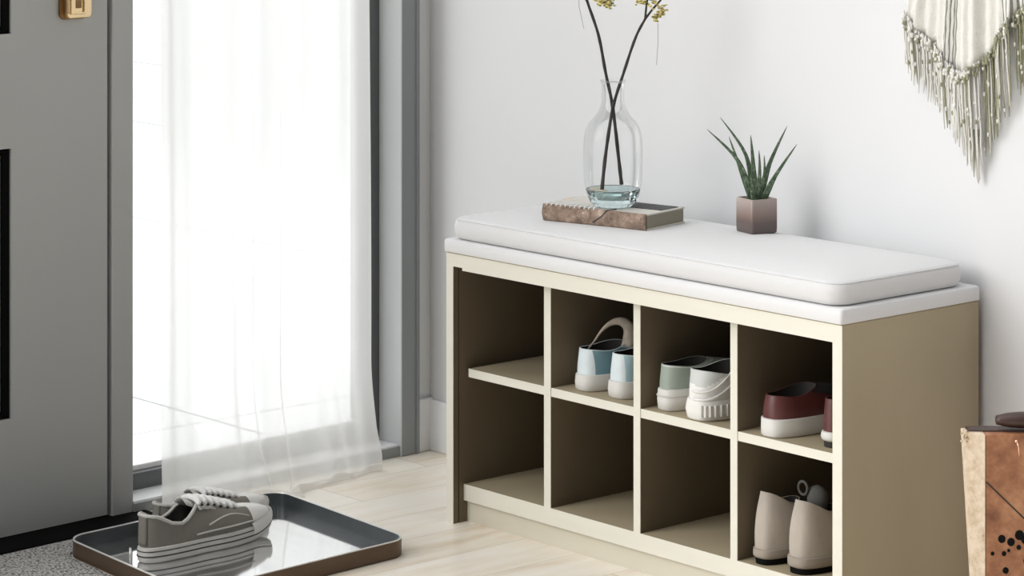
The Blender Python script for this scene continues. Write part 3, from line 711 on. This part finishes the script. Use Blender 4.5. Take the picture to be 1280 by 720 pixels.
MB().loops(lathe(body)+lathe([(.0235,.2275),(.0220,.2275),(.0200,.222)]),0).build('glass_body',M['vase'],vz,smooth=True)
vb=MB().loops(lathe([(.001,.001),(.026,.0),(.034,.002),(.0425,.010),(.0465,.020),(.0490,.030),(.0475,.0325),(.0445,.031),(.040,.022),(.030,.0165),(.001,.0150)],16),0); vb.build('thick_base',M['vbase'],vz,smooth=False)
SC=693.; VB=258.3
def vp(px,py,dep=0):  # a point in the upright plane through the vase axis that faces the camera
    return Vector((VX,VY,0))+CR*((px-766)/SC)+CF*dep+Vector((0,0,VZ+(VB-py)/SC))
def branch(label,pts,dep,forks,blooms,danglers):
    p0=vp(*pts[0],dep[0]); b_=thing('flowering_branch',label,'branch',p0,0,'dark branches in the glass vase')
    n=len(pts); P=[vp(x,y,dep[0]+(dep[1]-dep[0])*i/(n-1))-p0 for i,(x,y) in enumerate(pts)]
    S=spl(P,6); N=len(S); rad=[.0034*(1-.35*i/N)*(1+.10*math.sin(i*1.7)) for i in range(N)]
    MB().tube(S,rad,8).build('stem',M['bark'],b_,smooth=True)
    for fp in forks:
        Q=spl([vp(x,y,dep[1])-p0 for x,y in fp],5); MB().tube(Q,[.0022*(1-.5*i/len(Q)) for i in range(len(Q))],7).build('twig',M['bark'],b_,smooth=True)
    for x,y,rr,cnt in blooms:
        c_=vp(x,y,dep[1])-p0; mb=MB()
        for k in range(cnt):
            d_=Vector((random.gauss(0,1),random.gauss(0,1),random.gauss(0,1))); d_=d_.normalized()*random.random()**.5*rr/SC
            q=c_+d_; rad_=random.uniform(.0018,.0034)
            for pz_ in range(4):
                an=random.random()*6.28; mb.ball((q.x+.0016*math.cos(an),q.y+.0016*math.sin(an),q.z+random.uniform(-.001,.001)),rad_,0 if random.random()<.62 else 1,(1,1,.6),4,6)
        mb.build('blossom',[M['blossom'],M['blossom_g']],b_,smooth=True)
    for dp in danglers:
        Q=[vp(x,y,dep[1])-p0 for x,y in dp]; MB().tube(Q,.0007,5).build('catkin',M['catkin'],b_)
    return b_
branch('dark forked branch leaning right with yellow blossoms at the fork',[(752,236),(757,190),(766,134),(779,92),(794,48),(806,25)],(-.012,.0),
    [[(806,25),(808,5),(812,-20),(806,-60)],[(806,25),(816,12),(828,-2),(846,-28),(860,-60)]],
    [(801,3,9,22),(816,4,9,22),(827,12,8,20),(821,22,7,18),(814,-12,9,10),(845,-40,12,14),(806,-50,12,14)],[[(822,30),(822,55),(820,82)]])
branch('dark branch leaning left in the vase, its yellow blossoms near the top edge',[(777,232),(774,205),(766,136),(757,92),(748,45),(733,0),(722,-40),(716,-90)],(.012,.012),
    [[(733,0),(744,-12),(752,-40)]],[(750,2,9,24),(761,6,8,22),(757,-8,9,16),(716,-80,12,14)],[[(723,-20),(724,10),(730,38)]])

# ------------------------------------------------------------------ aloe
PX,PY=.5315,.218; s_=.0545; hgt=.061
pr=thing('potted_aloe','spiky green aloe in a square brown glazed pot on the cushion','plant',(PX,PY,CT-.001),R(-13))
L=[]
for ins,z in ((.003,0),(.0005,.002),(0,.01),(0,hgt-.002),(.001,hgt),(.003,hgt),(.004,hgt-.002),(.004,hgt-.007)):
    L.append([(x,y,z) for x,y in rrect(-s_*0+ins,s_-ins,ins,s_-ins,.005,4)])
po=MB().loops(L,0,True,False).build('pot',M['pot'],pr,smooth=True); po.modifiers.new('e','EDGE_SPLIT').split_angle=R(40)
vs=[];fs=[];n=14
for i in range(n+1):
    for j in range(n+1):
        x=.0035+(s_-.007)*i/n; y=.0035+(s_-.007)*j/n; vs.append((x,y,hgt-.005+.0018*noise.noise(Vector((x*300,y*300,0)))))
for i in range(n):
    for j in range(n): a0=i*(n+1)+j; fs.append((a0,a0+1,a0+n+2,a0+n+1))
finish('soil',vs,fs,M['soil'],pr,True)
# leaves, from (base offset px, tip px) in the camera-facing plane, with depth
Minv=(Matrix.Translation((PX,PY,CT-.001))@Matrix.Rotation(R(-13),4,'Z')).inverted()
pc=Vector((PX,PY,0))+Matrix.Rotation(R(-13),3,'Z')@Vector((s_/2,s_/2,0)); pcx,pcy=928,233
def ap(px,py,dep): return Minv@(Vector((pc.x,pc.y,0))+CR*((px-pcx)/690)+CF*dep+Vector((0,0,CT+hgt-.006+(pcy-py)/690)))
leaves=[((922,234),(906,186),(868,147),-.004,.004,3.2),((924,234),(916,180),(885,134),.006,.02,3.0),((923,236),(907,190),(896,158),.010,.03,2.6),
 ((926,235),(924,190),(921,154),.004,.004,3.6),((927,236),(931,200),(930,171),-.006,-.014,2.8),((930,236),(937,205),(937,178),.0,-.004,2.6),
 ((931,235),(944,190),(966,144),.004,.014,3.6),((934,236),(950,203),(976,164),-.004,-.012,3.4),((925,237),(922,215),(919,200),-.010,-.02,3.0)]
for (b0,mid,tip,d0,d1,wd) in leaves:
    S=spl([ap(*b0,d0),ap(*mid,(d0+d1)/2),ap(*tip,d1)],8); N=len(S); mb=MB(); Ls=[]
    side=Minv.to_3x3()@CR; front=Minv.to_3x3()@(-CF)
    for i,p in enumerate(S):
        f=i/(N-1); tdir=(S[min(i+1,N-1)]-S[max(i-1,0)]).normalized(); sd=tdir.cross(front).normalized()
        ww=wd/690*(1.0+.25*math.sin(PI*min(1,f*2)))*(1-f**1.6)+.0003; th=ww*.42
        Ls.append([tuple(p+sd*ww*cx_+front*th*cy_) for cx_,cy_ in ((-1,.25),(-.5,-.5),(0,-.75),(.5,-.5),(1,.25),(.45,.15),(0,-.0),(-.45,.15))])
    mb.loops(Ls,0,True,True); mb.build('leaf',M['aloe'],pr,smooth=True)

# ------------------------------------------------------------------ wall hanging
hx0=.8192; HY=WY
hg=thing('fringed_wall_hanging','cream fringed shawl hanging in folds on the white wall at the top right','wall hanging',(.975,HY,.95))
def HP(px,py,dy=0): # wall-plane coordinates relative to hanging root
    x=.8192+(px-1137)*(1.0653-.8192)/(1280-1137); 
    zt=.9943+(px-1137)/143*.0128 - (py)/695.*1.0
    return (x-.975,-dy,zt-.95)
def contour(px): # y pixel of woven body lower edge
    pts=[(1136,14),(1150,34),(1170,50),(1190,70),(1205,82),(1222,84),(1236,72),(1250,55),(1265,30),(1280,12),(1300,-10),(1340,-40)]
    for (a0,b0),(a1,b1) in zip(pts,pts[1:]):
        if a0<=px<=a1: return b0+(b1-b0)*(px-a0)/(a1-a0)
    return pts[0][1] if px<pts[0][0] else pts[-1][1]
def pleat(px):
    return .010+.006*math.sin(px*.16)+.004*math.sin(px*.47+1)+.022*math.exp(-((px-1218)/22)**2)+.008*math.exp(-((px-1262)/16)**2)
vs=[];fs=[];ids=[];NU2=200;NV2=26
for i in range(NU2+1):
    px=1136+(1340-1136)*i/NU2
    for j in range(NV2+1):
        f=j/NV2; py=-260+(contour(px)+260)*f
        pxx=px+(1238-px)*.55*(1-f)**1.3
        vs.append(HP(pxx,py,.004+pleat(px)*(1-.15*f)+.0012*math.sin(py*.7+px*.3)))
for i in range(NU2):
    px=1136+(1340-1136)*(i+.5)/NU2
    for j in range(NV2):
        a0=i*(NV2+1)+j; fs.append((a0,a0+1,a0+NV2+2,a0+NV2+1))
        ids.append(1 if (1186<px<1206 and math.sin(px*1.9)>.0) or (1262<px and math.sin(px*1.3)>.3) else 0)
wv=finish('woven_body',vs,fs,[M['mac'],M['macg']],hg,True,ids); wv.modifiers.new('s','SOLIDIFY').thickness=.003
def low(px): # second, lower contour where the strands end
    pts=[(1136,80),(1150,98),(1165,112),(1180,125),(1195,150),(1210,172),(1228,196),(1238,180),(1248,160),(1262,135),(1272,112),(1285,85),(1340,40)]
    for (a0,b0),(a1,b1) in zip(pts,pts[1:]):
        if a0<=px<=a1: return b0+(b1-b0)*(px-a0)/(a1-a0)
    return pts[0][1] if px<pts[0][0] else pts[-1][1]
random.seed(3)
fa=MB(); px=1136.
kn=MB()
while px<1336:
    y0=contour(px)-2; y1=low(px)+random.uniform(-8,10); dy=.008+pleat(px)*.9+random.uniform(-.003,.004); n=7
    q=[]; drift=random.uniform(-2,2)
    for k in range(n): f=k/(n-1); q.append(HP(px+drift*f+random.uniform(-.7,.7),y0+(y1-y0)*f,max(.003,dy*(1-.35*f))))
    dark= (px>1238 and random.random()<.62) or random.random()<.16
    fa.tube(q,[.0016]*(n-1)+[.0006],5,1 if dark else 0)
    for _q in range(3):
        kk=HP(px,y0+2+random.uniform(0,14),dy+.002); kn.ball(kk,random.uniform(.0018,.0034),1 if (px>1230 and random.random()<.7) or random.random()<(.22 if px<1195 else .42) else 0,(1,1,1.4),5,7)
    if random.random()<.85:
        f=random.uniform(.25,.95); kk=HP(px+drift*f,y0+(y1-y0)*f,dy*(1-.35*f)+.001); kn.ball(kk,.0022,1 if random.random()<.35 else 0,(1,1,2.0),5,7)
    px+=random.uniform(1.1,2.0)
for k in range(7):
    fa.tube([HP(1222+k*1.6,150,.018),HP(1224+k,185,.016),HP(1226+k*.6,214-abs(k-3)*2,.012)],[.0014,.0014,.0006],5,0)
o_=FR=fa.build('fringe',[M['mac'],M['macd']],hg,smooth=True); o_['kind']='stuff'
o_=kn.build('knots',[M['mac'],M['macd']],FR,smooth=True); o_['kind']='stuff'

# ------------------------------------------------------------------ old suitcase at the right
sx,sy,sh=1.269,.0,.377
q=Vector((sx,sy,0)); d1=CR.copy(); d2=CF.copy()   # front runs along d1, depth along d2 (broadside to the bench end)
su=thing('vintage_suitcase','tan leather case with worn cream corner strip beside the right bench end','suitcase',(0,0,0))
Ls_=.34; dep=.048
def P3(a_,b_,z): v_=q+d1*a_+d2*b_; return (v_.x,v_.y,z)
MB().hexa([P3(0,0,.0),P3(Ls_,0,0),P3(Ls_,dep,0),P3(0,dep,0),P3(0,0,sh),P3(Ls_,0,sh),P3(Ls_,dep,sh),P3(0,dep,sh)]).build('body',M['tan'],su,bevel=.002)
# cream corner strip, tapering downwards
w0,w1=.031,.0085
mb=MB().hexa([P3(-w1,.006,0),P3(-.0004,-.001,0),P3(-.0004,dep-.004,0),P3(-w1,dep-.004,0),P3(-w0,.022,sh),P3(-.0004,-.001,sh),P3(-.0004,dep-.004,sh),P3(-w0,dep-.004,sh)])
mb.build('corner_strip',M['parch'],su,bevel=.0015)
MB().hexa([P3(-w0+.006,.018,sh),P3(Ls_,-.001,sh),P3(Ls_,dep+.001,sh),P3(-w0+.006,dep,sh),P3(-w0+.010,.020,sh+.0025),P3(Ls_,0,sh+.0025),P3(Ls_,dep,sh+.0025),P3(-w0+.010,dep,sh+.0025)]).build('top_edge',M['leatherd'],su,bevel=.0015)
tips=MB()
for k in range(14): tips.ball(P3(-w0+random.uniform(-.002,.008),.016+random.uniform(0,.01),sh-random.uniform(-.002,.02)),random.uniform(.0015,.003))
tips.build('frayed_corner',M['parch'],su,smooth=True)
hl=MB(); L=[]
for k in range(25):
    f=k/24; a_=.020+.16*f; rz_=(.0125+.001*math.sin(9*f))*(math.sin(PI*min(1,max(.02,f)))**.22); 
    c_=q+d1*a_+d2*(dep*.5); L.append([tuple(c_+d2*(.016*math.cos(2*PI*m/14))*(rz_/.0125)+Vector((0,0,sh+.0165+rz_*1.0*math.sin(2*PI*m/14)))) for m in range(14)])
hl.loops(L,0,True,True); hl.build('handle',M['leatherd'],su,smooth=True)
MB().tube([P3(.047,-.002,sh-.010),P3(.049,-.004,sh-.018),P3(.050,-.004,sh-.032)],[.0016,.001,.001],6).ball(P3(.046,-.003,sh-.010),.0026).build('pin',M['pin'],su,smooth=True)
MB().tube([P3(.001,-.0006,sh-.072),P3(.12,-.0006,sh-.072-.115)],.0011,5).build('flap_crease',M['insole'],su)
stn=MB()
for px_,py_,r_ in ((1253,671,5),(1265,675,5),(1276,666,6),(1283,672,5),(1256,690,3),(1241,690,2.5),(1258,712,4),(1262,686,2),(1275,682,3),(1285,700,4)):
    a_=(px_-1232)/860; z_=sh-(py_-535)/860; rr=r_/860
    stn.loops([[ (P3(a_+rr*math.cos(t_),-.0004,0)[0],P3(a_+rr*math.cos(t_),-.0004,0)[1],z_+rr*1.1*math.sin(t_)) for t_ in [2*PI*k/14 for k in range(14)]],
               [ (P3(a_+rr*.8*math.cos(t_),-.0016,0)[0],P3(a_+rr*.8*math.cos(t_),-.0016,0)[1],z_+rr*.9*math.sin(t_)) for t_ in [2*PI*k/14 for k in range(14)]]],0,True,True)
stn.build('wax_blots',M['blacksole'],su)

# ------------------------------------------------------------------ light
w_=bpy.data.worlds.new('world'); bpy.context.scene.world=w_; w_.use_nodes=True; nt=w_.node_tree
bg=nt.nodes['Background']; tc=nt.nodes.new('ShaderNodeTexCoord')
vm=nt.nodes.new('ShaderNodeVectorMath'); vm.operation='DOT_PRODUCT'; L_=Vector((-.80,-.35,.49)).normalized(); vm.inputs[1].default_value=L_
nt.links.new(tc.outputs['Generated'],vm.inputs[0])
mr=nt.nodes.new('ShaderNodeMapRange'); mr.interpolation_type='SMOOTHSTEP'
mr.inputs['From Min'].default_value=.02; mr.inputs['From Max'].default_value=.85; mr.inputs['To Min'].default_value=.13; mr.inputs['To Max'].default_value=2.4
nt.links.new(vm.outputs['Value'],mr.inputs['Value']); nt.links.new(mr.outputs[0],bg.inputs['Strength'])
bg.inputs['Color'].default_value=(.985,.99,1,1)
def area(name,loc,target,size,power,col=(1,1,1),sy=None):
    l=bpy.data.lights.new(name,'AREA'); l.energy=power; l.size=size; l.color=col
    if sy: l.shape='RECTANGLE'; l.size_y=sy
    o=bpy.data.objects.new(name,l); COL.objects.link(o); o.location=loc
    o.rotation_euler=(Vector(target)-Vector(loc)).to_track_quat('-Z','Y').to_euler(); return o
area('key_area_light',(-.9,-4.4,2.6),(.5,0,.3),3.0,92,(1,.98,.95),2.6)  # unseen area light added behind the camera as front-left key light
area('terrace_daylight',(-3.2,1.8,3.6),(-1.5,.4,0),3.0,110)
sc=bpy.context.scene
sc.view_settings.view_transform='Standard'; sc.view_settings.look='None'; sc.view_settings.gamma=1; sc.view_settings.exposure=.07; sc.view_settings.use_curve_mapping=False
sc.cycles.max_bounces=10; sc.cycles.transparent_max_bounces=24
